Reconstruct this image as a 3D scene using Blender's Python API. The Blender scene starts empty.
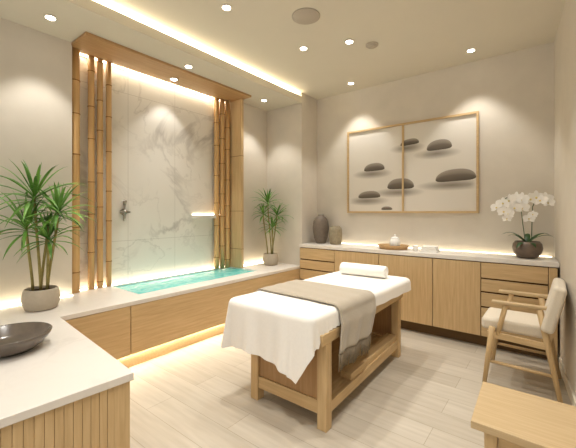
import bpy, bmesh, math, random
from mathutils import Vector, Matrix
random.seed(7)
S = bpy.context.scene
COL = S.collection
PI = math.pi

# ------------------------------------------------------------------ mesh builder
class MB:
    def __init__(s):
        s.v = []; s.f = []; s.sm = []; s.mi = []; s.col = None
    def add(s, vs, fs, smooth=False, mi=0):
        o = len(s.v)
        s.v += [tuple(p) for p in vs]
        for f in fs:
            s.f.append(tuple(o + i for i in f)); s.sm.append(smooth); s.mi.append(mi)
    def box(s, x0, x1, y0, y1, z0, z1, mi=0):
        vs = [(x0,y0,z0),(x1,y0,z0),(x1,y1,z0),(x0,y1,z0),(x0,y0,z1),(x1,y0,z1),(x1,y1,z1),(x0,y1,z1)]
        s.add(vs, [(3,2,1,0),(4,5,6,7),(0,1,5,4),(1,2,6,5),(2,3,7,6),(3,0,4,7)], False, mi)
        return s
    def quads_slab(s, quads, z0, z1):
        """plan quads sharing corners -> one closed slab"""
        idx = {}; pts = []
        def k(p):
            q = (round(p[0],4), round(p[1],4))
            if q not in idx:
                idx[q] = len(pts); pts.append(q)
            return idx[q]
        fs = [[k(p) for p in q] for q in quads]
        n = len(pts); edges = {}
        vs = [(x,y,z0) for x,y in pts] + [(x,y,z1) for x,y in pts]
        out = []
        for f in fs:
            a = sum(pts[f[i]][0]*pts[f[(i+1)%len(f)]][1]-pts[f[(i+1)%len(f)]][0]*pts[f[i]][1] for i in range(len(f)))
            if a < 0: f.reverse()
            out.append(tuple(i+n for i in f)); out.append(tuple(reversed(f)))
            for i in range(len(f)):
                edges[(f[i], f[(i+1)%len(f)])] = 1
        for (a,b) in edges:
            if (b,a) not in edges: out.append((a,b,b+n,a+n))
        s.add(vs, out)
        return s
    def bar(s, p, q, w, d, up=(0,0,1), w2=None, d2=None):
        """rectangular bar from p to q, w along the side axis, d along the up axis"""
        p, q = Vector(p), Vector(q); t = (q-p).normalized(); up = Vector(up)
        a = t.cross(up)
        if a.length < 1e-4: a = t.cross(Vector((0,1,0)))
        a.normalize(); b = a.cross(t).normalized()
        w2 = w if w2 is None else w2; d2 = d if d2 is None else d2
        vs = []
        for c, ww, dd in ((p,w,d),(q,w2,d2)):
            for i,j in ((-1,-1),(1,-1),(1,1),(-1,1)):
                vs.append(c + a*(i*ww/2) + b*(j*dd/2))
        s.add(vs, [(0,1,2,3),(7,6,5,4),(0,4,5,1),(1,5,6,2),(2,6,7,3),(3,7,4,0)])
        return s
    def tube(s, path, rad, n=10, caps=True, smooth=True):
        path = [Vector(p) for p in path]
        if not isinstance(rad, (list,tuple)): rad = [rad]*len(path)
        vs = []; fs = []; prev = None
        for i,p in enumerate(path):
            t = (path[min(i+1,len(path)-1)] - path[max(i-1,0)]).normalized()
            if prev is None:
                a = t.cross(Vector((0,0,1)))
                if a.length < 1e-3: a = Vector((1,0,0))
            else:
                a = prev - t*prev.dot(t)
            a.normalize(); prev = a; b = t.cross(a)
            for k in range(n):
                th = 2*PI*k/n
                vs.append(p + (a*math.cos(th)+b*math.sin(th))*rad[i])
        m = len(path)
        for i in range(m-1):
            for k in range(n):
                fs.append((i*n+k, i*n+(k+1)%n, (i+1)*n+(k+1)%n, (i+1)*n+k))
        if caps:
            fs.append(tuple(reversed(range(n)))); fs.append(tuple((m-1)*n+k for k in range(n)))
        s.add(vs, fs, smooth)
        return s
    def lathe(s, prof, c, n=32, smooth=True, rib=0, amp=0.0, sx=1, sy=1):
        vs = []; fs = []
        for (r,z) in prof:
            for k in range(n):
                th = 2*PI*k/n
                rr = r*(1+amp*math.cos(rib*th)) if rib else r
                vs.append((c[0]+rr*math.cos(th)*sx, c[1]+rr*math.sin(th)*sy, c[2]+z))
        for i in range(len(prof)-1):
            for k in range(n):
                fs.append((i*n+k, i*n+(k+1)%n, (i+1)*n+(k+1)%n, (i+1)*n+k))
        s.add(vs, fs, smooth)
        s.add([vs[k] for k in range(n)], [tuple(reversed(range(n)))])
        m = (len(prof)-1)*n
        s.add([vs[m+k] for k in range(n)], [tuple(range(n))])
        return s

def wloc(o):
    p = Vector((0,0,0))
    while o is not None:
        p += Vector(o.location); o = o.parent
    return p

def mkmesh(name, mb, mat, origin, bevel=0, subsurf=0, colors=None):
    me = bpy.data.meshes.new(name)
    me.from_pydata([tuple(Vector(p)-origin) for p in mb.v], [], mb.f)
    for i,p in enumerate(me.polygons):
        p.use_smooth = mb.sm[i]; p.material_index = mb.mi[i]
    for m in (mat if isinstance(mat,(list,tuple)) else [mat]): me.materials.append(m)
    if colors:
        ca = me.color_attributes.new('tint', 'FLOAT_COLOR', 'POINT')
        for i,c in enumerate(colors): ca.data[i].color = (*c,1)
    me.update()
    o = bpy.data.objects.new(name, me); COL.objects.link(o)
    if bevel:
        b = o.modifiers.new('bevel','BEVEL'); b.width = bevel; b.segments = 3; b.limit_method = 'ANGLE'; b.angle_limit = 0.7
        for p in me.polygons: p.use_smooth = True
        b.harden_normals = True
    if subsurf:
        b = o.modifiers.new('sub','SUBSURF'); b.levels = subsurf; b.render_levels = subsurf
    return o

def tag(o, label, cat, group=None, kind=None):
    o['label'] = label; o['category'] = cat
    if group: o['group'] = group
    if kind: o['kind'] = kind
    return o

def thing(name, label, cat, loc, group=None):
    o = bpy.data.objects.new(name, None); COL.objects.link(o)
    o.location = loc; o.empty_display_size = 0.1
    return tag(o, label, cat, group)

def part(name, mb, mat, parent, label=None, **kw):
    o = mkmesh(name, mb, mat, wloc(parent), **kw)
    o.parent = parent
    if label: o['label'] = label
    return o

def solo(name, mb, mat, label, cat, group=None, kind=None, **kw):
    xs = [p[0] for p in mb.v]; ys = [p[1] for p in mb.v]; zs = [p[2] for p in mb.v]
    org = Vector(((min(xs)+max(xs))/2, (min(ys)+max(ys))/2, min(zs)))
    o = mkmesh(name, mb, mat, org, **kw); o.location = org
    return tag(o, label, cat, group, kind)

def struct(name, mb, mat, **kw):
    o = mkmesh(name, mb, mat, Vector((0,0,0)), **kw)
    o['kind'] = 'structure'
    return o

# ------------------------------------------------------------------ materials
def lin(c): return tuple(((x/255)/12.92 if x/255 <= .04045 else ((x/255+.055)/1.055)**2.4) for x in c)
def newmat(name):
    m = bpy.data.materials.new(name); m.use_nodes = True
    nt = m.node_tree; b = nt.nodes['Principled BSDF']
    return m, nt, b
def N(nt, t, **kw):
    n = nt.nodes.new(t)
    for k,v in kw.items(): setattr(n, k, v)
    return n
def plain(name, rgb, rough=.6, spec=.3, noise=0.0, nscale=40, bump=0.0, metal=0.0, sheen=0.0, trans=0.0):
    m, nt, b = newmat(name); c = lin(rgb)
    b.inputs['Roughness'].default_value = rough
    b.inputs['Specular IOR Level'].default_value = spec
    b.inputs['Metallic'].default_value = metal
    b.inputs['Sheen Weight'].default_value = sheen
    b.inputs['Transmission Weight'].default_value = trans
    b.inputs['Base Color'].default_value = (*c,1)
    tc = N(nt,'ShaderNodeTexCoord'); nz = N(nt,'ShaderNodeTexNoise')
    nz.inputs['Scale'].default_value = nscale; nz.inputs['Detail'].default_value = 4
    nt.links.new(tc.outputs['Object'], nz.inputs['Vector'])
    r = N(nt,'ShaderNodeValToRGB')
    r.color_ramp.elements[0].position=.3; r.color_ramp.elements[1].position=.7
    r.color_ramp.elements[0].color = (*[x*(1-noise) for x in c],1); r.color_ramp.elements[1].color = (*[min(1,x*(1+noise)) for x in c],1)
    nt.links.new(nz.outputs['Fac'], r.inputs['Fac']); nt.links.new(r.outputs['Color'], b.inputs['Base Color'])
    if bump:
        bp = N(nt,'ShaderNodeBump'); bp.inputs['Strength'].default_value = bump; bp.inputs['Distance'].default_value = .003
        nt.links.new(nz.outputs['Fac'], bp.inputs['Height']); nt.links.new(bp.outputs['Normal'], b.inputs['Normal'])
    return m
def emit(name, rgb, st):
    m, nt, b = newmat(name)
    b.inputs['Base Color'].default_value = (*rgb,1)
    b.inputs['Emission Color'].default_value = (*rgb,1); b.inputs['Emission Strength'].default_value = st
    return m
def wood(name, a, bcol, axis='X', scale=1.0, rough=.45):
    m, nt, b = newmat(name)
    tc = N(nt,'ShaderNodeTexCoord'); mp = N(nt,'ShaderNodeMapping')
    k = {'X':(1.2,22,22),'Y':(22,1.2,22),'Z':(22,22,1.2)}[axis]
    mp.inputs['Scale'].default_value = tuple(x*scale for x in k)
    nz = N(nt,'ShaderNodeTexNoise'); nz.inputs['Scale'].default_value = 3.0; nz.inputs['Detail'].default_value = 6; nz.inputs['Distortion'].default_value=.6
    r = N(nt,'ShaderNodeValToRGB'); r.color_ramp.elements[0].position=.3; r.color_ramp.elements[1].position=.72
    r.color_ramp.elements[0].color=(*lin(a),1); r.color_ramp.elements[1].color=(*lin(bcol),1)
    nt.links.new(tc.outputs['Object'], mp.inputs['Vector']); nt.links.new(mp.outputs['Vector'], nz.inputs['Vector'])
    nt.links.new(nz.outputs['Fac'], r.inputs['Fac']); nt.links.new(r.outputs['Color'], b.inputs['Base Color'])
    b.inputs['Roughness'].default_value = rough; b.inputs['Specular IOR Level'].default_value=.3
    return m

M = {}
M['wall'] = plain('warm plaster', (215,207,194), .85, .1, .025, 6, .05)
M['ceil'] = plain('ceiling paint', (220,213,197), .9, .05, .01, 4)
OA, OB = (192,162,118), (210,182,138)
for ax in 'XYZ': M['oak'+ax] = wood('oak '+ax, OA, OB, ax)
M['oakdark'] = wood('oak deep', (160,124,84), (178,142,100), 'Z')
M['pale'] = wood('pale oak top', (190,164,124), (204,180,142), 'X', 1.6)
M['canopy'] = wood('canopy oak', (176,138,94), (194,156,112), 'Y')
M['gap'] = plain('dark gap', (96,66,38), .8, .05)
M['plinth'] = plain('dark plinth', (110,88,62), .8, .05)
M['white'] = plain('white linen', (240,236,229), .85, .1, .015, 60, .06, sheen=.2)
M['towel'] = plain('white terry', (243,240,234), .95, .05, .02, 160, .35, sheen=.3)
M['throw'] = plain('taupe wool', (168,157,140), .95, .05, .06, 180, .4, sheen=.3)
M['fringe'] = plain('taupe fringe', (134,122,104), .95, .05, .1, 120)
M['uphol'] = plain('cream upholstery', (222,212,194), .95, .05, .04, 150, .3, sheen=.2)
M['stone'] = plain('dark stone', (106,90,76), .4, .6, .14, 22, .08)
M['bowl'] = plain('glossy dark stone', (98,87,77), .2, .7, .14, 22, .06)
M['vase'] = plain('umber ceramic', (116,104,92), .5, .4, .12, 30, .1)
M['vase2'] = plain('sage ceramic', (150,138,114), .6, .3, .15, 30, .1)
M['pot'] = plain('beige concrete', (182,170,152), .8, .15, .05, 30, .1)
M['soil'] = plain('soil', (70,54,38), .95, .05, .3, 60, .5)
M['cane'] = plain('cane', (150,138,84), .6, .2, .2, 30)
M['ceramic'] = plain('white ceramic', (240,238,234), .2, .5, 0)
M['petal'] = plain('orchid petal', (250,247,242), .6, .2, .01, 20)
M['lip'] = plain('orchid lip', (232,214,150), .6, .2, .05, 20)
M['oleaf'] = plain('orchid leaf', (52,84,42), .4, .4, .15, 14)
M['metal'] = plain('dark steel', (170,164,154), .35, .5, .02, 20, 0, 1.0)
M['tub'] = plain('tub acrylic', (214,226,222), .2, .5)
M['grille'] = plain('grey grille', (186,176,162), .9, .1, .12, 300)
M['trimring'] = plain('white trim', (226,218,204), .5, .3)
M['tray'] = wood('tray wood', (178,140,94), (198,164,118), 'X', 2)
M['foot'] = plain('dark glide', (60,46,34), .6, .2)
WARM = (1.0,.89,.66)
M['led'] = emit('warm led', WARM, 15)
M['led_soft'] = emit('warm led soft', WARM, 9)
M['led_cove'] = emit('cove led', WARM, 50)
M['led_toe'] = emit('toe led', WARM, 42)
M['led_dim'] = emit('dim led', WARM, 5)
M['lens'] = emit('downlight lens', (1,.93,.82), 14)

# bamboo: ringed golden cane
m, nt, b = newmat('bamboo')
tc = N(nt,'ShaderNodeTexCoord'); mp = N(nt,'ShaderNodeMapping'); mp.inputs['Scale'].default_value=(50,50,1.5)
nz = N(nt,'ShaderNodeTexNoise'); nz.inputs['Scale'].default_value=1; nz.inputs['Detail'].default_value=5
r = N(nt,'ShaderNodeValToRGB'); r.color_ramp.elements[0].position=.25; r.color_ramp.elements[1].position=.75
r.color_ramp.elements[0].color=(*lin((194,152,98)),1); r.color_ramp.elements[1].color=(*lin((214,176,120)),1)
nt.links.new(tc.outputs['Object'],mp.inputs['Vector']); nt.links.new(mp.outputs['Vector'],nz.inputs['Vector'])
nt.links.new(nz.outputs['Fac'],r.inputs['Fac']); nt.links.new(r.outputs['Color'],b.inputs['Base Color'])
b.inputs['Roughness'].default_value=.4
M['bamboo'] = m
M['node'] = plain('bamboo node', (142,104,58), .6, .2, .1, 60)

# leaf green with lighter tips
m, nt, b = newmat('palm leaf')
oi = N(nt,'ShaderNodeTexCoord'); nz = N(nt,'ShaderNodeTexNoise'); nz.inputs['Scale'].default_value=9
r = N(nt,'ShaderNodeValToRGB'); r.color_ramp.elements[0].position=.3; r.color_ramp.elements[1].position=.7
r.color_ramp.elements[0].color=(*lin((62,110,40)),1); r.color_ramp.elements[1].color=(*lin((124,174,72)),1)
nt.links.new(oi.outputs['Object'],nz.inputs['Vector']); nt.links.new(nz.outputs['Fac'],r.inputs['Fac']); nt.links.new(r.outputs['Color'],b.inputs['Base Color'])
b.inputs['Roughness'].default_value=.45
M['leaf'] = m

# floor: wide pale planks running along X
m, nt, b = newmat('pale plank floor')
tc = N(nt,'ShaderNodeTexCoord'); br = N(nt,'ShaderNodeTexBrick')
br.offset=.37; br.squash=1
br.inputs['Color1'].default_value=(*lin((192,183,168)),1); br.inputs['Color2'].default_value=(*lin((180,170,154)),1)
br.inputs['Mortar'].default_value=(*lin((160,149,132)),1)
br.inputs['Scale'].default_value=1; br.inputs['Mortar Size'].default_value=.002; br.inputs['Mortar Smooth'].default_value=.3
br.inputs['Brick Width'].default_value=1.5; br.inputs['Row Height'].default_value=.19; br.inputs['Bias'].default_value=0
nt.links.new(tc.outputs['Object'],br.inputs['Vector'])
mp = N(nt,'ShaderNodeMapping'); mp.inputs['Scale'].default_value=(1.2,14,1)
nz = N(nt,'ShaderNodeTexNoise'); nz.inputs['Scale'].default_value=2.2; nz.inputs['Detail'].default_value=6
r = N(nt,'ShaderNodeValToRGB'); r.color_ramp.elements[0].color=(.90,.885,.86,1); r.color_ramp.elements[1].color=(1.06,1.06,1.06,1)
r.color_ramp.elements[0].position=.3; r.color_ramp.elements[1].position=.7
mx = N(nt,'ShaderNodeMix', data_type='RGBA', blend_type='MULTIPLY'); mx.inputs['Factor'].default_value=1
nt.links.new(tc.outputs['Object'],mp.inputs['Vector']); nt.links.new(mp.outputs['Vector'],nz.inputs['Vector'])
nt.links.new(nz.outputs['Fac'],r.inputs['Fac']); nt.links.new(br.outputs['Color'],mx.inputs['A']); nt.links.new(r.outputs['Color'],mx.inputs['B'])
nt.links.new(mx.outputs['Result'],b.inputs['Base Color'])
b.inputs['Roughness'].default_value=.55; b.inputs['Specular IOR Level'].default_value=.25
M['floor']=m

def marble(name, base, vein, amount, tiles=False, scale=1.0, rough=.3):
    m, nt, b = newmat(name)
    tc = N(nt,'ShaderNodeTexCoord')
    cols = []
    prev = None
    for (sc, w, dist, op, seed) in ((.95*scale,0.013,.55,1.0,3.1),(2.1*scale,0.010,.5,.5,8.7)):
        mp = N(nt,'ShaderNodeMapping'); mp.inputs['Location'].default_value=(seed,seed*.7,seed*.3); mp.inputs['Rotation'].default_value=(.6,.3,.4)
        nz = N(nt,'ShaderNodeTexNoise'); nz.inputs['Scale'].default_value=sc; nz.inputs['Detail'].default_value=6; nz.inputs['Distortion'].default_value=dist; nz.inputs['Roughness'].default_value=.55
        nt.links.new(tc.outputs['Object'],mp.inputs['Vector']); nt.links.new(mp.outputs['Vector'],nz.inputs['Vector'])
        r = N(nt,'ShaderNodeValToRGB'); e = r.color_ramp.elements
        e[0].position=.5-w*2.2; e[0].color=(0,0,0,1); e[1].position=.5+w*2.2; e[1].color=(0,0,0,1)
        c = e.new(.5); c.color=(op,op,op,1)
        nt.links.new(nz.outputs['Fac'],r.inputs['Fac'])
        big = N(nt,'ShaderNodeTexNoise'); big.inputs['Scale'].default_value=1.3*scale; big.inputs['Detail'].default_value=2
        nt.links.new(mp.outputs['Vector'],big.inputs['Vector'])
        r2 = N(nt,'ShaderNodeValToRGB'); r2.color_ramp.elements[0].position=.36; r2.color_ramp.elements[1].position=.62
        nt.links.new(big.outputs['Fac'],r2.inputs['Fac'])
        mu = N(nt,'ShaderNodeMath',operation='MULTIPLY'); nt.links.new(r.outputs['Color'],mu.inputs[0]); nt.links.new(r2.outputs['Color'],mu.inputs[1])
        if prev is None: prev = mu
        else:
            ad = N(nt,'ShaderNodeMath',operation='MAXIMUM'); nt.links.new(prev.outputs[0],ad.inputs[0]); nt.links.new(mu.outputs[0],ad.inputs[1]); prev = ad
    am = N(nt,'ShaderNodeMath',operation='MULTIPLY'); am.inputs[1].default_value=amount; nt.links.new(prev.outputs[0],am.inputs[0])
    mx = N(nt,'ShaderNodeMix',data_type='RGBA'); mx.inputs['A'].default_value=(*lin(base),1); mx.inputs['B'].default_value=(*lin(vein),1)
    nt.links.new(am.outputs[0],mx.inputs['Factor'])
    out = mx.outputs['Result']
    if tiles:   # thin slab joints every .54 m along the wall, two courses
        sp = N(nt,'ShaderNodeSeparateXYZ'); nt.links.new(tc.outputs['Object'],sp.inputs[0])
        def joint(sock, off, per, wd):
            a = N(nt,'ShaderNodeMath',operation='ADD'); a.inputs[1].default_value=-off+100*per; nt.links.new(sock,a.inputs[0])
            p = N(nt,'ShaderNodeMath',operation='PINGPONG'); p.inputs[1].default_value=per/2; nt.links.new(a.outputs[0],p.inputs[0])
            l = N(nt,'ShaderNodeMath',operation='LESS_THAN'); l.inputs[1].default_value=wd; nt.links.new(p.outputs[0],l.inputs[0]); return l
        j1 = joint(sp.outputs['Y'],1.69,.54,.0022); j2 = joint(sp.outputs['Z'],.98,1.49,.0022)
        mxx = N(nt,'ShaderNodeMath',operation='MAXIMUM'); nt.links.new(j1.outputs[0],mxx.inputs[0]); nt.links.new(j2.outputs[0],mxx.inputs[1])
        h = N(nt,'ShaderNodeMath',operation='MULTIPLY'); h.inputs[1].default_value=.45; nt.links.new(mxx.outputs[0],h.inputs[0])
        m2 = N(nt,'ShaderNodeMix',data_type='RGBA'); nt.links.new(h.outputs[0],m2.inputs['Factor']); nt.links.new(out,m2.inputs['A']); m2.inputs['B'].default_value=(*lin((150,142,128)),1)
        out = m2.outputs['Result']
    nt.links.new(out,b.inputs['Base Color'])
    b.inputs['Roughness'].default_value=rough
    return m
M['marble'] = marble('veined marble slabs', (232,228,220), (132,124,116), .5, True)
M['quartz'] = marble('pale quartz worktop', (226,220,212), (196,188,178), .3, False, 2.0, .35)

# water
m, nt, b = newmat('turquoise water')
tc = N(nt,'ShaderNodeTexCoord'); nz = N(nt,'ShaderNodeTexNoise'); nz.inputs['Scale'].default_value=9; nz.inputs['Detail'].default_value=3; nz.inputs['Distortion'].default_value=1
r = N(nt,'ShaderNodeValToRGB'); r.color_ramp.elements[0].color=(*lin((84,186,184)),1); r.color_ramp.elements[1].color=(*lin((136,214,208)),1)
r.color_ramp.elements[0].position=.35; r.color_ramp.elements[1].position=.65
nt.links.new(tc.outputs['Object'],nz.inputs['Vector']); nt.links.new(nz.outputs['Fac'],r.inputs['Fac']); nt.links.new(r.outputs['Color'],b.inputs['Base Color'])
bp = N(nt,'ShaderNodeBump'); bp.inputs['Strength'].default_value=.25; bp.inputs['Distance'].default_value=.01
nt.links.new(nz.outputs['Fac'],bp.inputs['Height']); nt.links.new(bp.outputs['Normal'],b.inputs['Normal'])
b.inputs['Roughness'].default_value=.2; b.inputs['Specular IOR Level'].default_value=.1
M['water']=m
# painted canvas: colour carried on the mesh
m, nt, b = newmat('painted canvas')
at = N(nt,'ShaderNodeAttribute'); at.attribute_name='tint'
nt.links.new(at.outputs['Color'],b.inputs['Base Color']); b.inputs['Roughness'].default_value=.8; b.inputs['Specular IOR Level'].default_value=.1
M['canvas']=m

# ------------------------------------------------------------------ room
XL, XN, XS, YR, YB = -3.25, -3.40, -2.63, 3.64, 4.01
ZS, ZC, HT = 2.725, 2.86, .56
Y0 = -1.3
def xr(y): return .008 + .0911*(YB-y)
struct('floor', MB().box(-3.6,.8,Y0,4.3,-.1,0), M['floor'])
struct('ceiling', MB().box(-3.6,.8,Y0,4.3,ZC,ZC+.1), M['ceil'])
struct('trim_1', MB().box(XN-.02,XS,Y0,YR,ZS,ZS+.085), M['ceil'])           # dropped soffit over the tub side
struct('wall_left', MB().box(-3.6,XL,Y0,1.13,0,ZC), M['wall'])
struct('wall_left_far', MB().box(-3.6,XL,3.05,YR,0,ZC), M['wall'])
struct('wall_left_niche', MB().box(-3.6,XN-.02,1.13,3.05,0,ZC), M['wall'])
struct('wall_niche', MB().box(XN-.02,XN,1.13,3.05,HT-.05,ZS), M['marble'])
struct('wall_return', MB().box(-3.6,XS,YR,4.3,0,ZC), M['wall'])
struct('wall_back', MB().box(XS,.02,YB,4.3,0,ZC), M['wall'])
struct('wall_right', MB().quads_slab([[(xr(a),a),(xr(b_),b_),(xr(b_)+.2,b_),(xr(a)+.2,a)] for a,b_ in ((4.3,3.4),(3.4,2.4),(2.4,Y0))],0,ZC), M['wall'])
struct('baseboard_right', MB().quads_slab([[(xr(3.55),3.55),(xr(Y0),Y0),(xr(Y0)-.012,Y0),(xr(3.55)-.012,3.55)]],0,.08), M['ceil'])

# ------------------------------------------------------------------ tub platform, worktops, cabinets
xs = [XN,-3.345,XL,-2.815,XS,-1.46]
def V(i,j):
    ys = [-.6,.84,1.13,1.49,3.0,3.05,YR]
    x, y = xs[i], ys[j]
    if i==5: x, y = (-1.55,-.6) if j==0 else (-1.46,.753)
    return (x,y)
cells = [(2,0),(3,0),(4,0),(2,1),(3,1),(0,2),(1,2),(2,2),(3,2),(0,3),(3,3),(0,4),(1,4),(2,4),(3,4),(2,5),(3,5)]
solo('stone_worktop', MB().quads_slab([[V(i,j),V(i+1,j),V(i+1,j+1),V(i,j+1)] for i,j in cells], HT-.035, HT), M['quartz'],
     'long pale stone worktop that wraps the sunken bath and the near left counter', 'worktop', bevel=.004)
# bathtub shell + water
tubx0,tubx1,tuby0,tuby1 = -3.343,-2.817,1.492,2.998
tb = MB()
rings = [(0,HT-.004),(.012,HT-.004),(.05,.06),(.10,.001)]
vs=[];fs=[]
for ins,z in rings:
    vs += [(tubx0+ins,tuby0+ins,z),(tubx1-ins,tuby0+ins,z),(tubx1-ins,tuby1-ins,z),(tubx0+ins,tuby1-ins,z)]
for i in range(3):
    for k in range(4): fs.append((i*4+k,(i+1)*4+k,(i+1)*4+(k+1)%4,i*4+(k+1)%4))
fs.append((12,13,14,15))
tb.add(vs,fs)
bt = thing('bathtub','sunken white bathtub set in the pale stone platform below the marble wall','bathtub',(-3.1,2.245,0))
part('tub_shell', tb, M['tub'], bt)
wt = MB(); n=24; vs=[];fs=[]
for i in range(n+1):
    for j in range(61):
        vs.append((tubx0+.014+(tubx1-tubx0-.028)*i/n, tuby0+.014+(tuby1-tuby0-.028)*j/60, HT-.016+.003*math.sin(i*.9+j*.5)*math.sin(j*.31-i*.4)))
for i in range(n):
    for j in range(60): fs.append((i*61+j,(i+1)*61+j,(i+1)*61+j+1,i*61+j+1))
wt.add(vs,fs,True)
solo('bath_water', wt, M['water'], 'turquoise bath water filling the sunken tub', 'water', kind='stuff')

def plat_unit(y0,y1,label):
    t = thing('tub_cabinet', label, 'cabinet', (XS+.01,(y0+y1)/2,0), None)
    part('front_panel', MB().box(XS-.022,XS-.002,y0+.003,y1-.003,.135,HT-.037), M['oakY'], t, bevel=.002)
    part('body', MB().box(-2.81,XS-.024,y0,y1,.135,.40), M['gap'], t)
    part('plinth', MB().box(-2.81,-2.72,y0,y1,0,.134), M['pale'], t)
plat_unit(.86,1.331,'short oak base unit of the bath platform, left of the panel seam')
plat_unit(1.331,YR-.004,'long oak base unit of the bath platform, running right to the wall corner')
# near left counter cabinet with narrow vertical slats facing the room
cab = thing('counter_cabinet','slatted oak cabinet under the near left stone worktop','cabinet',(-1.6,.1,0))
def cx(y): return -1.472+(.753-y)*-.0665
c0 = MB(); c0.quads_slab([[(-2.6,-.6),(cx(-.6)-.004,-.6),(cx(.70)-.004,.735),(-2.6,.815)]],.0,HT-.036)
part('body', c0, M['oakZ'], cab)
sl = MB()
y=-.58; k=0
while y < .66:
    a,bb = (cx(y),y),(cx(y+.03),y+.03)
    sl.quads_slab([[(a[0]-.02,a[1]),(a[0]-.001,a[1]+.0005),(bb[0]-.001,bb[1]-.0005),(bb[0]-.02,bb[1])]],.02,HT-.037)
    y += .0315
part('slatted_panel', sl, M['oakZ'], cab)
part('corner_post', MB().quads_slab([[(cx(.675)-.04,.675),(cx(.675),.675),(cx(.72),.741),(cx(.72)-.04,.744)]],0,HT-.037), M['oakZ'], cab)

# back wall cabinets
FY = 3.60; CT = .85
def cab_body(t,x0,x1):
    part('body', MB().box(x0,x1,FY+.004,YB,.11,CT-.046), M['gap'], t)
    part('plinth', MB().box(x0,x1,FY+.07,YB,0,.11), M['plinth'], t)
def drawers(x0,x1,label):
    t = thing('drawer_cabinet',label,'cabinet',((x0+x1)/2,FY+.2,0))
    cab_body(t,x0,x1)
    for z0,z1 in ((.66,CT-.05),(.535,.645),(.395,.52),(.115,.38)):
        d = part('drawer', MB().box(x0+.003,x1-.003,FY-.016,FY+.003,z0,z1), M['oakX'], t, bevel=.002)
def doors(x0,x1,label):
    t = thing('door_cabinet',label,'cabinet',((x0+x1)/2,FY+.2,0))
    cab_body(t,x0,x1)
    part('door', MB().box(x0+.003,x1-.003,FY-.016,FY+.003,.115,CT-.05), M['oakZ'], t, bevel=.002)
drawers(XS+.005,-2.10,'oak drawer unit under the two vases, at the left end of the back wall')
doors(-2.10,-1.53,'oak door unit right of the left drawers, behind the white bolster')
doors(-1.53,-.958,'wide oak door unit beneath the wooden tray')
doors(-.958,-.53,'narrower oak door unit just left of the right-hand drawers')
drawers(-.53,-.03,'oak drawer unit beneath the white orchid, behind the armchair')
t = thing('filler_panel','slim upright oak strip between the right drawers and the right wall','panel',(-.005,FY,0))
part('strip', MB().box(-.028,.03,FY-.016,FY+.01,.0,CT-.05), M['oakZ'], t)
solo('stone_counter', MB().quads_slab([[(XS+.002,FY-.022),(xr(FY)-.003,FY-.022),(xr(YB)-.002,YB-.001),(XS+.002,YB-.001)]],CT-.042,CT), M['quartz'],
     'pale stone counter along the back wall under the stone painting','worktop', bevel=.004)

# ------------------------------------------------------------------ led strips (glow lines)
def led(x0,x1,y0,y1,z0,z1,label,mat='led'):
    solo('led_strip', MB().box(x0,x1,y0,y1,z0,z1), M[mat], label, 'light strip')
led(XL+.028,XL+.044,-.55,1.12,HT+.001,HT+.007,'warm light strip at the wall base behind the left potted plant','led')
led(XN+.028,XN+.044,1.16,2.98,HT+.001,HT+.007,'warm light strip along the foot of the marble wall','led_soft')
led(XL+.028,XL+.044,3.08,3.62,HT+.001,HT+.007,'warm light strip at the wall base behind the right potted plant','led')
led(XN+.035,XN+.055,1.18,2.96,ZS-.032,ZS-.0255,'warm light strip along the top of the marble wall','led')
led(-2.715,-2.700,.90,3.6,.118,.132,'warm light strip in the toe recess under the bath platform','led_toe')
led(-2.725,-2.70,Y0+.1,YR-.03,ZS+.0855,ZS+.0955,'warm cove light strip along the ceiling edge above the bath','led_cove')
led(-2.30,-.01,YB-.030,YB-.018,CT+.001,CT+.006,'warm light strip at the wall base along the back counter','led_dim')
# ------------------------------------------------------------------ bamboo frame
def pole(x,y,r,zr,label,group):
    t = thing('bamboo_pole',label,'bamboo pole',(x,y,HT),group)
    z0,z1 = HT+.001, ZS-.026
    path=[];rad=[]
    z=z0; zs=[z0]
    zz=zr
    while zz<z1-.02:
        if zz>z0+.03: zs += [zz-.012,zz,zz+.012]
        zz += .34+.06*math.sin(zz*7+x)
    zs.append(z1)
    nodes=[zs[i] for i in range(2,len(zs)-1,3)]
    for q in zs:
        path.append((x,y,q)); rad.append(r*1.08 if q in nodes else r)
    part('cane', MB().tube(path,rad,16), M['bamboo'], t)
    for q in nodes:
        part('node_ring', MB().tube([(x,y,q-.004),(x,y,q+.004)],r*1.10,16), M['node'], t)
gl='bamboo poles at the left end of the bath'; gr='bamboo poles at the right end of the bath'
pole(-3.315,1.172,.040,.74,'thickest bamboo pole, outermost left beside the large potted plant',gl)
pole(-3.34,1.318,.027,.90,'slim bamboo pole next to the thick one, left of the bath',gl)
pole(-3.34,1.395,.025,.62,'third bamboo pole from the left, left of the bath',gl)
pole(-3.34,1.475,.024,.80,'slim bamboo pole nearest the tub water at its left end',gl)
pole(-3.335,2.785,.032,.70,'bamboo pole at the right of the bath, nearest the marble ledge',gr)
pole(-3.315,2.858,.032,.84,'middle bamboo pole of the three right of the bath',gr)
pole(-3.30,2.932,.032,.66,'bamboo pole at the right of the bath, against the oak panel',gr)
ep = thing('oak_panel','upright oak end panel right of the bath, carrying the canopy','panel',(-3.23,3.03,HT))
part('board', MB().box(-3.385,-3.09,2.976,3.018,HT+.001,ZS-.026), M['oakZ'], ep, bevel=.002)
for z in (1.28,1.98,.80):
    part('joint_line', MB().box(-3.386,-3.089,2.9745,3.0185,z,z+.004), M['gap'], ep)
cn = thing('wooden_canopy','flat oak canopy board over the bath, fixed beneath the lowered ceiling','canopy',(-3.1,2.07,ZS-.026))
part('board', MB().box(XN+.02,-2.955,1.125,3.022,ZS-.025,ZS-.001), M['canopy'], cn, bevel=.002)
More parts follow.
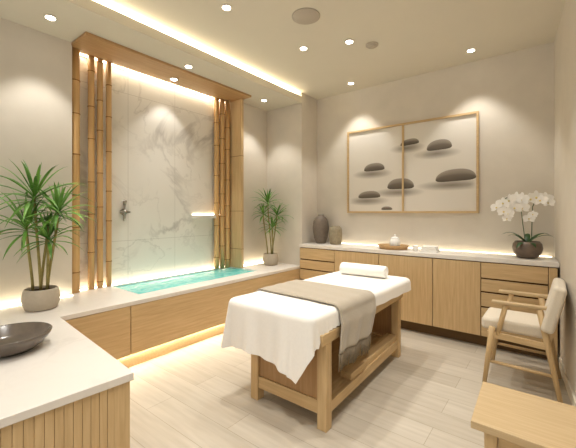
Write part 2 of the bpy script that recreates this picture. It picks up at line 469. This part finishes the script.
# marble ledge with light
lg = thing('marble_ledge','lit white ledge on the marble wall right of the shower valve','shelf',(-3.36,2.66,1.2))
part('shelf_board', MB().quads_slab([[(XN+.001,2.46),(-3.373,2.46),(-3.373,2.745),(XN+.001,2.745)],[(-3.373,2.46),(-3.30,2.46),(-3.30,2.745),(-3.373,2.745)],[(XN+.001,2.745),(-3.373,2.745),(-3.373,2.90),(XN+.001,2.90)]],1.192,1.232), M['quartz'], lg, bevel=.002)
part('light_strip', MB().box(XN+.004,XN+.010,2.47,2.89,1.2335,1.2405), M['led'], lg)
# shower valve
sv = thing('shower_valve','small dark steel shower valve on the marble wall left of the ledge','shower valve',(XN,1.64,1.25))
def xcyl(x0,x1,y,z,r,n=20): return MB().tube([(x0,y,z),(x1,y,z)],r,n)
part('wall_plate', xcyl(XN-.002,XN+.014,1.64,1.27,.034), M['metal'], sv, bevel=.002)
part('handle', MB().tube([(XN+.014,1.64,1.27),(XN+.05,1.64,1.27)],.020,16).tube([(XN+.042,1.59,1.27),(XN+.042,1.69,1.27)],.008,8), M['metal'], sv)
part('riser', MB().tube([(XN+.02,1.64,1.18),(XN+.03,1.64,1.22),(XN+.03,1.64,1.36),(XN+.02,1.64,1.39)],.010,10), M['metal'], sv)
part('hand_nozzle', MB().tube([(XN+.03,1.64,1.34),(XN+.04,1.64,1.385)],[.014,.02],12), M['metal'], sv)

# ------------------------------------------------------------------ ceiling fixtures
def downlight(x,y,z,label,power,size=94,blend=1.0,lamp=True):
    t = thing('ceiling_light',label,'ceiling light',(x,y,z-.006),'round recessed ceiling lights')
    part('trim_ring', MB().lathe([(.028,-.001),(.042,-.001),(.044,-.004),(.039,-.008),(.031,-.007)],(x,y,z),28), M['trimring'], t)
    part('lens', MB().lathe([(.001,-.0095),(.031,-.0095),(.031,-.006),(.001,-.006)],(x,y,z),24), M['lens'], t)
    if lamp:
        l = bpy.data.lights.new('lamp','SPOT'); l.energy=power; l.color=(1,.965,.905); l.spot_size=math.radians(size); l.spot_blend=blend; l.shadow_soft_size=.035
        o = bpy.data.objects.new('lamp',l); COL.objects.link(o); o.parent=t; o.location=(0,0,-.02)
PW = 62
downlight(-1.99,1.76,ZC,'recessed ceiling light at the top centre, nearest the viewer above the bath side',PW)
downlight(-1.90,2.66,ZC,'recessed ceiling light just beyond the large round speaker grille',PW)
downlight(-1.49,2.82,ZC,'recessed ceiling light beside the small smoke detector',PW)
downlight(-1.957,3.745,ZC,'recessed ceiling light over the left half of the stone painting',PW*.46,84,.5)
downlight(-.633,3.71,ZC,'recessed ceiling light over the right half of the stone painting',PW*.46,84,.5)
downlight(-2.947,.881,ZS,'recessed light in the lowered ceiling above the large potted plant',PW*.42,84,.5)
downlight(-2.855,2.027,ZS,'recessed light in the lowered ceiling just outside the oak canopy',PW*.5)
downlight(-2.951,3.249,ZS,'recessed light in the lowered ceiling above the small potted plant',PW*.42,84,.5)
downlight(-3.20,2.088,ZS-.025,'recessed light in the underside of the oak canopy over the bath',PW*.17,82,.3)
for (x,y) in ((-.62,2.52),(-.35,1.55),(-1.9,.75),(-.9,.5),(-.2,.2)):
    downlight(x,y,ZC,'recessed ceiling light out of view above the viewer',PW)
sp = thing('ceiling_speaker','large round grey speaker grille in the ceiling','speaker',(-1.575,2.239,ZC-.01))
part('grille', MB().lathe([(.001,-.010),(.098,-.010),(.104,-.006)],(-1.575,2.239,ZC),40), M['grille'], sp)
part('rim', MB().lathe([(.104,-.001),(.114,-.001),(.114,-.007),(.104,-.009)],(-1.575,2.239,ZC),40), M['grille'], sp)
sd = thing('smoke_detector','small round grey smoke detector in the ceiling near the painting','smoke detector',(-1.351,3.008,ZC-.02))
part('base', MB().lathe([(.058,-.001),(.058,-.010),(.05,-.012)],(-1.351,3.008,ZC),28), M['grille'], sd)
part('cap', MB().lathe([(.045,-.012),(.042,-.022),(.02,-.026),(.001,-.026)],(-1.351,3.008,ZC),28), M['grille'], sd)

# ------------------------------------------------------------------ painting
pf = thing('framed_painting','wide oak-framed painting of grey river stones, in two panes on the back wall','painting',(-1.37,YB,1.255))
X0,X1,Z0,Z1 = -2.135,-.607,1.258,2.322
def fr(x0,x1,z0,z1): return MB().box(x0,x1,YB-.036,YB-.001,z0,z1)
f = MB()
for a in ((X0,X1,Z0,Z0+.022),(X0,X1,Z1-.022,Z1),(X0,X0+.022,Z0+.022,Z1-.022),(X1-.022,X1,Z0+.022,Z1-.022)): f.box(a[0],a[1],YB-.036,YB-.001,a[2],a[3])
part('frame', f, M['oakX'], pf)
part('centre_bar', fr(-1.409,-1.388,Z0+.022,Z1-.022), M['oakZ'], pf)
cv = MB(); cols=[]
YC = YB-.018
CANV = lin((222,216,206)); 
cv.add([(X0+.01,YC,Z0+.01),(X1-.01,YC,Z0+.01),(X1-.01,YC,Z1-.01),(X0+.01,YC,Z1-.01)],[(0,1,2,3)]); cols += [CANV]*4
def clampx(x): return min(max(x,X0+.023),X1-.023)
def clampz(z): return min(max(z,Z0+.023),Z1-.023)
def streak(cx_,cz,rx,rz,c,lay):
    n=36; vs=[(cx_,YC-lay,clampz(cz))]; cc=[c]
    for k in range(n):
        th=2*PI*k/n; vs.append((clampx(cx_+rx*.45*math.cos(th)),YC-lay,clampz(cz+rz*.4*math.sin(th)))); cc.append(tuple(a*.7+b*.3 for a,b in zip(c,CANV)))
    for k in range(n):
        th=2*PI*k/n; vs.append((clampx(cx_+rx*math.cos(th)),YC-lay,clampz(cz+rz*math.sin(th)))); cc.append(CANV)
    fs=[(0,1+(k+1)%n,1+k) for k in range(n)]+[(1+k,1+(k+1)%n,1+n+(k+1)%n,1+n+k) for k in range(n)]
    cv.add(vs,fs); cols.extend(cc)
def pebble(x0,x1,zb,hgt,skew,tilt=0):
    n=40; c=(x0+x1)/2; rx=(x1-x0)/2
    dark,mid,light = lin((92,84,75)),lin((134,124,113)),lin((178,170,160))
    zc = zb+.022+hgt*.30; hgt*=.92
    rows=7
    vs=[];cc=[];fs=[]
    def prof(u):   # u -1..1 -> top, bottom
        base=max(0,1-abs(u)**2.4)**.5
        top=hgt*.72*base*(1+.25*skew*u); bot=-hgt*.20*max(0,1-abs(u)**6)**.5
        return top,bot
    for i in range(n+1):
        u=-math.cos(PI*i/n); tp,bo=prof(u)
        for j in range(rows):
            w=j/(rows-1)
            vs.append((clampx(c+u*rx),YC-.0012,max(zc+bo+(tp-bo)*w+tilt*u*rx,Z0+.024)))
            col = [d*(1-w)+m_*w for d,m_ in zip(dark,mid)] if w<.6 else [m_*(1-(w-.6)/.4*.6)+l*(w-.6)/.4*.6 for m_,l in zip(mid,light)]
            cc.append(tuple(col))
    for i in range(n):
        for j in range(rows-1): fs.append((i*rows+j,(i+1)*rows+j,(i+1)*rows+j+1,i*rows+j+1))
    cv.add(vs,fs); cols.extend(cc)
G1,G2 = lin((168,160,150)),lin((140,132,122))
stones=[(-1.432,-1.215,2.025,.085,.2,.10),(-1.13,-.865,1.925,.135,.1,.06),(-1.035,-.632,1.565,.155,.1,.06),(-1.90,-1.628,1.75,.115,.1,.03),(-1.592,-1.272,1.505,.15,.0,.0),(-1.98,-1.682,1.412,.105,.2,.03),(-1.67,-1.53,1.268,.05,.0,0)]
for i,(a,b_,zb,hh,sk,tl) in enumerate(stones):
    w_=b_-a
    if i<6:
        streak((a+b_)/2-.03,zb-.002,w_*1.0,.062,G2,.0004+.00005*i)
    pebble(a,b_,zb,hh,sk,tl*.6)
part('canvas', cv, M['canvas'], pf, colors=cols)

# ------------------------------------------------------------------ things on the back counter
def vase(x,y,prof,mat,label,rib,amp):
    t = thing('vase',label,'vase',(x,y,CT))
    part('body', MB().lathe(prof,(x,y,CT+.001),72,rib=rib,amp=amp), mat, t)
    r,z = prof[-1]
    part('mouth', MB().lathe([(r*.99,z-.004),(r*1.04,z+.003),(r*.98,z+.010),(r*.72,z+.008),(r*.66,z-.03)],(x,y,CT+.001),40), mat, t)
vase(-2.455,3.835,[(.055,0),(.066,.008),(.088,.07),(.104,.16),(.107,.22),(.098,.29),(.072,.342),(.046,.360),(.038,.374)],M['vase'],'tall dark brown ribbed vase with a narrow mouth',24,.018)
vase(-2.225,3.83,[(.060,0),(.070,.008),(.080,.06),(.084,.12),(.080,.18),(.072,.215),(.060,.225)],M['vase2'],'short wide olive-grey fluted vase beside the tall dark one',16,.045)
# tray
TX,TY = -1.425,3.745
tr = thing('wooden_tray','oval wooden tray on the back counter holding a white jar','tray',(TX,TY,CT))
part('tray_base', MB().lathe([(.115,.001),(.135,.004),(.135,.014),(.001,.014)],(TX,TY,CT),40,sx=1.15,sy=.95), M['tray'], tr)
part('tray_rim', MB().lathe([(.128,.010),(.148,.034),(.152,.048),(.143,.050),(.134,.034),(.120,.014)],(TX,TY,CT),40,sx=1.15,sy=.95), M['tray'], tr)
jr = thing('lidded_jar','white lidded ceramic jar standing in the wooden tray','jar',(TX+.02,TY,CT+.015))
part('body', MB().lathe([(.044,.0155),(.056,.03),(.060,.07),(.055,.105),(.044,.118)],(TX+.02,TY,CT),28), M['ceramic'], jr)
part('lid', MB().lathe([(.046,.118),(.048,.124),(.034,.138),(.010,.142),(.008,.15),(.013,.158),(.010,.168),(.001,.17)],(TX+.02,TY,CT),28), M['ceramic'], jr)
cu = thing('white_cup','small white cup between the wooden tray and the folded cloths','cup',(-1.165,3.70,CT))
part('body', MB().lathe([(.018,.001),(.026,.012),(.031,.045),(.032,.06),(.029,.06),(.026,.02)],(-1.165,3.70,CT),24), M['ceramic'], cu)
for k,(w_,lab) in enumerate(((.17,'lower folded white cloth on the back counter right of the tray'),(.15,'upper folded white cloth, on top of the other, right of the tray'))):
    z=CT+.001+k*.031
    c_=MB(); c_.box(-1.02-w_/2,-1.02+w_/2,3.72-.06,3.72+.06,z,z+.0145); c_.box(-1.02-w_/2,-1.02+w_/2-.004,3.72-.058,3.72+.06,z+.0155,z+.03)
    solo('folded_cloth', c_, M['towel'], lab, 'folded cloth', 'folded white cloths', bevel=.006)
# orchid
OX,OY = -.185,3.775
orc = thing('potted_orchid','white flowering orchid in a round dark bowl on the back counter','orchid',(OX,OY,CT))
part('bowl', MB().lathe([(.060,.001),(.08,.010),(.109,.055),(.117,.092),(.110,.132),(.094,.153),(.087,.151),(.096,.120),(.08,.10)],(OX,OY,CT),44), M['stone'], orc)
part('soil', MB().lathe([(.094,.118),(.06,.130),(.001,.134)],(OX,OY,CT),24), M['soil'], orc)
def blade(mb, base, az, elev, length, width, droop, seg=7, fold=.25, maxx=None):
    base=Vector(base); d=Vector((math.cos(az)*math.cos(elev),math.sin(az)*math.cos(elev),math.sin(elev)))
    p=base.copy(); vs=[];fs=[]
    side=Vector((-math.sin(az),math.cos(az),0))
    for i in range(seg+1):
        u=i/seg
        wv=width*(.35+.65*math.sin(min(1,u*1.9)*PI/2))*(1-u**2.6) if i<seg else 0.0006
        up=side.cross(d).normalized()
        q=p.copy()
        if maxx is not None: q.x=max(q.x,maxx)
        vs += [q-side*wv/2+up*fold*wv*.5, q, q+side*wv/2+up*fold*wv*.5]
        d=(d+Vector((0,0,-droop/seg*(.4+1.2*u)))).normalized()
        p=p+d*(length/seg)
    for i in range(seg):
        for k in range(2): fs.append((i*3+k,i*3+k+1,(i+1)*3+k+1,(i+1)*3+k))
    mb.add(vs,fs,True)
RV=Vector((.786,.618,0))      # direction along the counter as seen from the room
for (az,el,L) in ((3.75,.95,.27),(4.3,.45,.20),(.65,.95,.25),(.05,.9,.24),(-1.1,.5,.17),(2.6,.9,.22),(1.6,1.0,.2)):
    b_=MB(); blade(b_,(OX,OY,CT+.135),az,el,L*1.0,.055,1.75); b_.v=[(min(p[0],xr(p[1])-.012),p[1],p[2]) for p in b_.v]; part('leaf', b_, M['oleaf'], orc)
def flower(c,s,yaw,pitch,par):
    mt = Matrix.Translation(c)@Matrix.Rotation(yaw,4,'Z')@Matrix.Rotation(pitch,4,'X')
    mb=MB()
    def petal(a,l,w):
        vs=[];fs=[]
        for i in range(6):
            u=i/5; ww=w*math.sin(PI*min(.96,.10+.86*u))**.6
            for k in (-1,0,1):
                lx=l*u; ly=k*ww/2
                x=lx*math.cos(a)-ly*math.sin(a); z=lx*math.sin(a)+ly*math.cos(a)
                vs.append(mt@Vector((x,-.012*math.sin(u*2.2)*s*10*.3-abs(k)*.003,z)))
        for i in range(5):
            for k in range(2): fs.append((i*3+k,i*3+k+1,(i+1)*3+k+1,(i+1)*3+k))
        mb.add(vs,fs,True)
    for a in (PI/2,PI/2+2.15,PI/2-2.15): petal(a,s,s*.62)
    for a in (.25,PI-.25): petal(a,s*1.05,s*1.05)
    o=part('blossom',mb,M['petal'],par)
    lp=MB(); lp.lathe([(.001,0),(s*.16,s*.06),(s*.12,s*.16),(.001,s*.2)],(0,0,0),8); lp.v=[tuple(mt@Vector((p[0],-.012-p[2]*.9,p[1]-.004))) for p in lp.v]
    part('lip',lp,M['lip'],o)
def px(u,v,y):   # a point standing at depth y on the line through photo position u,v
    a=(u-288)/337; b_=(212-v)/337; t=y/(.786+a*.618)
    return Vector(((-.618+a*.786)*t,y,1.27+b_*t))
stemA=[(OX-.01,OY,CT+.13),px(525,240,3.79),px(522.5,222,3.78),px(521,208,3.77),px(517,199,3.76),px(508,197,3.75),px(498,203,3.74)]
stemB=[(OX+.02,OY+.01,CT+.13),px(531.5,240,3.80),px(532,222,3.80),px(532.5,207,3.79),px(536,199,3.78),px(543,197,3.77),px(549,199,3.76)]
for st in (stemA,stemB): part('flower_stem', MB().tube(st,.0035,8), M['oleaf'], orc)
for (u,v,y,s) in ((497,206,3.74,.042),(503,202,3.73,.044),(504,210,3.72,.042),(510,199,3.74,.046),(509,212,3.73,.040),(516,197,3.75,.048),(515,206,3.73,.046),(522,198,3.75,.050),(522,206,3.74,.044),(507,217,3.74,.03),
                  (530,198,3.77,.046),(536,196,3.78,.048),(541,199,3.76,.044),(546,197,3.77,.044),(549,201,3.76,.036),(529,217,3.78,.036),(533,213,3.78,.028)):
    flower(px(u,v+1.5,y),s*1.34,random.uniform(-.6,.3),random.uniform(-.25,.35),orc)

# ------------------------------------------------------------------ potted palms
def palm(cx_,cy,potr,poth,heads,label,leafL,leafW,nleaf,minx,maxy=None):
    t = thing('potted_plant',label,'potted plant',(cx_,cy,HT))
    part('pot', MB().lathe([(potr*.70,.001),(potr*.84,.008),(potr*.98,poth*.35),(potr,poth*.6),(potr*.93,poth*.9),(potr*.86,poth),(potr*.80,poth),(potr*.82,poth*.85)],(cx_,cy,HT),44), M['pot'], t)
    part('soil', MB().lathe([(potr*.84,poth*.86),(potr*.4,poth*.9),(.001,poth*.91)],(cx_,cy,HT),24), M['soil'], t)
    for i,(u,z,ls,nl) in enumerate(heads):
        # u = offset along the room diagonal, z = crown height
        a=i*2.4; bx=cx_+potr*.35*math.cos(a)*.8+RV.x*u*.25; by=cy+potr*.35*math.sin(a)*.8+RV.y*u*.25
        hx,hy=cx_+RV.x*u+.02*math.cos(a),cy+RV.y*u+.02*math.sin(a)
        path=[]
        for k in range(7):
            w_=k/6; e=w_*w_*(3-2*w_)*.6+w_*.4
            path.append((bx+(hx-bx)*e,by+(hy-by)*e,HT+poth*.88+(z-HT-poth*.88)*w_))
        part('cane', MB().tube(path,[.009*potr/.13+.001]*6+[.006],8), M['cane'], t)
        mb=MB()
        for k in range(nl):
            az=k*2.399+i; q=k/nl
            el=1.35-1.55*q+random.uniform(-.12,.12)
            L=leafL*ls*random.uniform(.85,1.1)*(.75+.35*math.sin(q*PI))
            blade(mb,(hx,hy,z-.05*q*ls+.01),az,el,L,leafW,.9+.6*q,fold=.5,maxx=minx)
        if maxy is not None: mb.v=[(p[0],min(p[1],maxy),p[2]) for p in mb.v]
        part('foliage', mb, M['leaf'], t)
palm(-2.955,.825,.117,.152,[(-.055,1.385,1.05,32),(.115,1.275,.9,30),(-.085,1.16,1.0,26),(.03,1.075,.8,20),(.06,1.17,.45,12)],'large potted plant with spiky green leaves in a beige pot, left of the bamboo',.35,.028,26,XL+.015)
palm(-2.985,3.42,.105,.155,[(-.055,1.40,1.0,26),(.085,1.23,.95,22),(-.09,1.25,.8,18),(.0,1.07,.9,20)],'small potted plant with spiky green leaves in a beige pot, right of the oak panel',.25,.027,22,XL+.012,YR-.01)
# shallow bowl
bw = thing('stone_bowl','shallow dark stone bowl on the near left worktop','bowl',(-2.19,.475,HT))
part('bowl', MB().lathe([(.085,.001),(.11,.004),(.145,.03),(.176,.070),(.182,.086),(.177,.090),(.170,.086),(.14,.045),(.09,.026),(.001,.022)],(-2.19,.475,HT),56), M['bowl'], bw)

# ------------------------------------------------------------------ massage table
TXc=-1.335
mt_ = thing('massage_table','low oak massage table with a padded top and open lower shelf','massage table',(TXc,2.3,0))
lx0,lx1,ly0,ly1=-1.625,-1.022,1.655,2.96; lw=.064
def part_t(name, mb, mat, par, **kw):
    mb.v=[(p[0]-(.035*(p[1]-1.65)/1.3 if p[0]>TXc else 0),p[1],p[2]) for p in mb.v]
    return part(name, mb, mat, par, **kw)
for x in (lx0,lx1-lw):
    for y in (ly0,ly1-lw):
        part_t('leg', MB().box(x,x+lw,y,y+lw,.001,.505), M['oakZ'], mt_, bevel=.003)
ap=MB(); ap.box(lx0,lx1,ly0-.04,ly1+.06,.506,.568)
part_t('top_frame', ap, M['oakY'], mt_, bevel=.003)
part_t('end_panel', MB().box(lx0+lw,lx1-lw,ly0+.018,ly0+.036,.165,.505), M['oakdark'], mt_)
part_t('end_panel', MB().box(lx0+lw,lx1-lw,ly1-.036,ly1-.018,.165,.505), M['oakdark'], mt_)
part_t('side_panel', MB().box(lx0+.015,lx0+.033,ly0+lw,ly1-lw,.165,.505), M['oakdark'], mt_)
for y in (ly0+.008,ly1-.06): part_t('end_rail', MB().box(lx0+lw,lx1-lw,y,y+.052,.085,.164), M['oakX'], mt_, bevel=.002)
for x in (lx0+.008,lx1-.06): part_t('side_rail', MB().box(x,x+.052,ly0+lw,ly1-lw,.085,.150), M['oakY'], mt_, bevel=.002)
part_t('shelf', MB().box(lx0+.061,lx1-.061,ly0+.061,ly1-.061,.125,.149), M['oakY'], mt_)
part_t('shelf_ledge', MB().box(lx1-.105,lx1-.02,2.02,ly1-lw-.002,.1505,.196), M['oakY'], mt_, bevel=.003)
mx0,mx1,my0,my1=-1.69,-.972,1.545,3.075; ZT=.682
def skew(vs): return [(p[0]-.02-.055*(3.075-p[1])/1.53,p[1],p[2]) for p in vs]
pd=MB().box(mx0+.012,mx1-.012,my0+.012,my1-.012,.569,ZT-.006); pd.v=skew(pd.v)
part('padding', pd, M['uphol'], mt_, bevel=.035)

def rrect(x0,x1,y0,y1,r,step=.012):
    pts=[]
    def seg(a,b,n):
        L=math.dist(a,b); m_=max(1,int(L/step))
        for i in range(m_): pts.append((a[0]+(b[0]-a[0])*i/m_,a[1]+(b[1]-a[1])*i/m_,n[0],n[1]))
    def arc(cx_,cy_,a0):
        m_=10
        for i in range(m_):
            a=a0+PI/2*i/m_; pts.append((cx_+r*math.cos(a),cy_+r*math.sin(a),math.cos(a),math.sin(a)))
    seg((x0+r,y0),(x1-r,y0),(0,-1)); arc(x1-r,y0+r,-PI/2)
    seg((x1,y0+r),(x1,y1-r),(1,0)); arc(x1-r,y1-r,0)
    seg((x1-r,y1),(x0+r,y1),(0,1)); arc(x0+r,y1-r,PI/2)
    seg((x0,y1-r),(x0,y0+r),(-1,0)); arc(x0+r,y0+r,PI)
    return pts
def lerp(pts,x):
    if x<=pts[0][0]: return pts[0][1]
    for (a,b_),(c,d) in zip(pts,pts[1:]):
        if x<=c: return b_+(d-b_)*(x-a)/(c-a)
    return pts[-1][1]
sh=MB(); P_=rrect(mx0,mx1,my0,my1,.06); n=len(P_); vs=[];fs=[]
prof=[]; re=.042
for k in range(7):
    a=PI/2*k/6; prof.append((-re+re*math.sin(a), ZT-re+re*math.cos(a)))
SK=12
rows=len(prof)+SK
for (o_,z) in prof:
    for (x,y,nx,ny) in P_: vs.append((x+nx*o_,y+ny*o_,z+.0015*math.sin(x*23+y*17)*math.sin(y*9)))
for r_ in range(1,SK+1):
    w_=r_/SK
    for i,(x,y,nx,ny) in enumerate(P_):
        side = .567
        if ny<-.5 or (nx>.1 and ny<-.05):
            zb=lerp([(-1.69,.345),(-1.60,.372),(-1.45,.385),(-1.30,.365),(-1.15,.34),(-1.055,.305),(-1.03,.35),(-1.0,.43),(-.975,.50)],x)
        elif nx<-.3: zb=lerp([(1.60,.335),(1.70,.44),(1.85,.53),(2.1,.56)],y)
        else: zb=lerp([(1.60,.53),(1.72,.576),(1.8,.578)],y)-.003*math.sin(y*26)
        z=prof[-1][1]+(zb-prof[-1][1])*w_
        drop=prof[-1][1]-z
        fold=0
        if ny<-.5: fold=.05*drop*(1+math.sin(x*21+.6))+.035*drop*math.sin(x*47)
        if nx>.5 and y<1.95: fold=.10*max(0,w_)*.06*(1+math.sin(y*150))
        if nx<-.3 and ny<.3 and y<1.9: fold=.16*drop
        o_=fold+.004*w_
        if ny<-.5 and x>-1.12: o_+=.015*w_
        vs.append((x+nx*o_,y+ny*o_,z))
for r_ in range(rows-1):
    for i in range(n): fs.append((r_*n+i,(r_+1)*n+i,(r_+1)*n+(i+1)%n,r_*n+(i+1)%n))
vs=skew(vs); sh.add(vs,fs,True); sh.add(vs[:n],[tuple(range(n))],True)
solo('bed_sheet', sh, M['white'], 'white sheet over the massage table, draped to a point at its near end','sheet')
# throw blanket
bl=MB(); vs=[];fs=[]
# cross-section path in X-Z: left hang -> top -> right hang
path=[]
def edge(xc,zc,a0,a1,r,m_=8):
    for k in range(m_+1):
        a=a0+(a1-a0)*k/m_; path.append((xc+r*math.cos(a),zc+r*math.sin(a)))
e=.010
for k in range(8): path.append((mx0-e-.012+.01*k/8,.44+(ZT-re-.44)*k/8))
edge(mx0+re,ZT-re,PI,PI/2,re+e)
for k in range(1,24): path.append((mx0+re+(mx1-mx0-2*re)*k/24,ZT+e))
edge(mx1-re,ZT-re,PI/2,0,re+e)
zb_=.44
for k in range(1,15): path.append((mx1+e+.018*min(1,k/4)+.012*k/14,ZT-re+(zb_-ZT+re)*k/14))
m_=len(path); ny_=30
L_=[0]
for k in range(1,m_): L_.append(L_[-1]+math.dist(path[k],path[k-1]))
def byy(k,w_):
    q=L_[k]/L_[-1]
    ya=1.86-.05*q; yb=2.28+.02*q
    if path[k][1]<ZT-re and path[k][0]>TXc:
        d=(ZT-re-path[k][1])/.22; ya-=.085*d; yb-=.15*d
    return ya+(yb-ya)*w_
for k in range(m_):
    for j in range(ny_+1):
        w_=j/ny_; x,z=path[k]; y=byy(k,w_)
        if z<ZT-re: 
            d=(ZT-re-z); x+= (1 if x>TXc else -1)*.05*d*(1+math.sin(w_*17+.8))
        else: z+=.0016*math.sin(w_*21+x*9)
        vs.append((x,y,z))
for k in range(m_-1):
    for j in range(ny_): fs.append((k*(ny_+1)+j,(k+1)*(ny_+1)+j,(k+1)*(ny_+1)+j+1,k*(ny_+1)+j+1))
vs=skew(vs); bl.add(vs,fs,True)
th = thing('throw_blanket','taupe wool throw with a fringed end laid across the massage table','blanket',(TXc,2.05,ZT))
bo=part('blanket', bl, M['throw'], th)
sm=bo.modifiers.new('thick','SOLIDIFY'); sm.thickness=.008; sm.offset=1
fg=MB(); last=(m_-1)*(ny_+1)
for j in range(64):
    w_=j/63; a=w_*ny_; i0=min(int(a),ny_-1); p=Vector(vs[last+i0]).lerp(Vector(vs[last+i0+1]),a-i0)
    dx=random.uniform(-.004,.004); dl=random.uniform(-.006,.006)
    fg.tube([p+Vector((.002,0,.004)),p+Vector((.006+dx*.5,-.008,-.045)),p+Vector((.004+dx,-.016,-.10+dl))],[.0036,.0034,.0022],5)
part('fringe', fg, M['fringe'], th, label='grey-brown fringe strands along the hanging hem')
# rolled towel
rt=thing('towel_roll','white rolled towel bolster at the far end of the massage table','towel',(-1.37,2.86,ZT))
R_=.054; zc=ZT+R_+.003; Yc=2.86
tw=MB(); vs=[];fs=[]; nn=64
secs=[(-1.585,.80),(-1.582,.93),(-1.570,1.0),(-1.45,1.01),(-1.37,1.0),(-1.28,1.01),(-1.17,1.0),(-1.158,.93),(-1.155,.80)]
for (x,s_) in secs:
    for k in range(nn):
        a=2*PI*k/nn; rr=R_*s_*(1+.035*((k/nn+.2)%1)) ; vs.append((x,Yc+.045*(x+1.37)*1.2+rr*math.cos(a),zc+rr*.97*math.sin(a)))
for i in range(len(secs)-1):
    for k in range(nn): fs.append((i*nn+k,i*nn+(k+1)%nn,(i+1)*nn+(k+1)%nn,(i+1)*nn+k))
tw.add(vs,fs,True); tw.add(vs[:nn],[tuple(reversed(range(nn)))]); tw.add(vs[-nn:],[tuple(range(nn))])
part('roll', tw, M['towel'], rt)
for x,sg in ((-1.584,-1),(-1.156,1)):
    spth=[]
    for k in range(60):
        a=k*.36; r_=.006+.036*k/60; spth.append((x+sg*.001,Yc+.045*(x+1.37)*1.2+r_*math.cos(a),zc+r_*math.sin(a)))
    part('spiral_end', MB().tube(spth,.0032,6), M['towel'], rt)

# ------------------------------------------------------------------ armchair
ac=thing('armchair','oak armchair with cream cushions against the right wall','armchair',(-.18,3.09,0))
yn,yf=2.88,3.30
def taper(p,q,a,b_): return MB().tube([p,Vector(p).lerp(Vector(q),.5),q],[a,(a+b_)/2*1.06,b_],14)
for y in (yn,yf):
    part('leg', taper((-.352,y,.425),(-.402,y,.001),.021,.014), M['oakZ'], ac)
    part('leg', taper((-.072,y,.60),(.040,y,.001),.021,.014), M['oakZ'], ac)
    part('arm_post', taper((-.268,y,.60),(-.318,y,.375),.017,.015), M['oakZ'], ac)
    part('armrest', MB().bar((-.355,y,.612),(.022,y,.616),.05,.024,w2=.036), M['pale'], ac, bevel=.008)
    part('side_rail', MB().bar((-.385,y,.372),(-.02,y,.355),.022,.045), M['oakX'], ac, bevel=.004)
    part('side_stretcher', MB().tube([(-.383,y,.172),(.006,y,.165)],.011,10), M['oakX'], ac)
part('cross_rail', MB().box(-.365,-.343,yn+.012,yf-.012,.345,.392), M['oakY'], ac, bevel=.003)
part('cross_rail', MB().box(-.05,-.03,yn+.012,yf-.012,.33,.38), M['oakY'], ac, bevel=.003)
part('seat_cushion', MB().box(-.428,-.035,yn+.027,yf-.027,.390,.478), M['uphol'], ac, bevel=.026)
# tilted back cushion
bk=MB(); bk.box(-.040,.034,yn-.050,yf-.02,0,.325)
ta=.24
bk.v=[(p[0]*math.cos(ta)+p[2]*math.sin(ta)-.032,p[1],.455+p[2]*math.cos(ta)-p[0]*math.sin(ta)) for p in bk.v]
part('back_cushion', bk, M['uphol'], ac, bevel=.026)
for y in (yn+.012,yf-.012):
    part('back_upright', MB().bar((-.02,y,.40),(.052,y,.70),.022,.03), M['oakZ'], ac, bevel=.003)

# ------------------------------------------------------------------ side table
st=thing('side_table','pale oak side table in the near right corner, in front of the armchair','side table',(-.03,1.67,0))
tp=MB().quads_slab([[(-.255,1.487),(.215,1.475),(.200,1.868),(-.268,1.87)]],.42,.45)
part('top', tp, M['pale'], st, bevel=.003)
for (x,y,dx,dy) in ((-.190,1.53,-.0,-.0),(.16,1.52,.0,0),(-.185,1.80,-.0,0),(.15,1.80,0,0)):
    part('leg', MB().bar((x,y,.419),(x+dx,y+dy,.001),.045,.045,up=(0,1,0),w2=.034,d2=.034), M['oakZ'], st, bevel=.004)
part('apron', MB().box(-.165,.135,1.52,1.54,.36,.419), M['oakX'], st)
part('apron', MB().box(-.165,.135,1.79,1.81,.36,.419), M['oakX'], st)
part('apron', MB().box(-.197,-.177,1.555,1.775,.36,.419), M['oakY'], st)

# ------------------------------------------------------------------ world, camera
W=bpy.data.worlds.new('World'); S.world=W; W.use_nodes=True
bg=W.node_tree.nodes['Background']; bg.inputs[0].default_value=(.985,.985,.965,1); bg.inputs[1].default_value=.78
cam=bpy.data.cameras.new('Camera'); co=bpy.data.objects.new('Camera',cam); COL.objects.link(co)
cam.sensor_width=36; cam.lens=337*36/576; cam.shift_y=-12/576; cam.clip_start=.02
co.location=(0,0,1.27); co.rotation_euler=(PI/2,0,math.atan2(265,337))
S.camera=co
S.view_settings.view_transform='Standard'; S.view_settings.look='None'; S.view_settings.exposure=.17; S.view_settings.gamma=1
try:
    S.cycles.use_denoising=True; S.cycles.max_bounces=8; S.cycles.diffuse_bounces=5; S.cycles.sample_clamp_indirect=6
    S.cycles.caustics_reflective=False; S.cycles.caustics_refractive=False
except Exception: pass
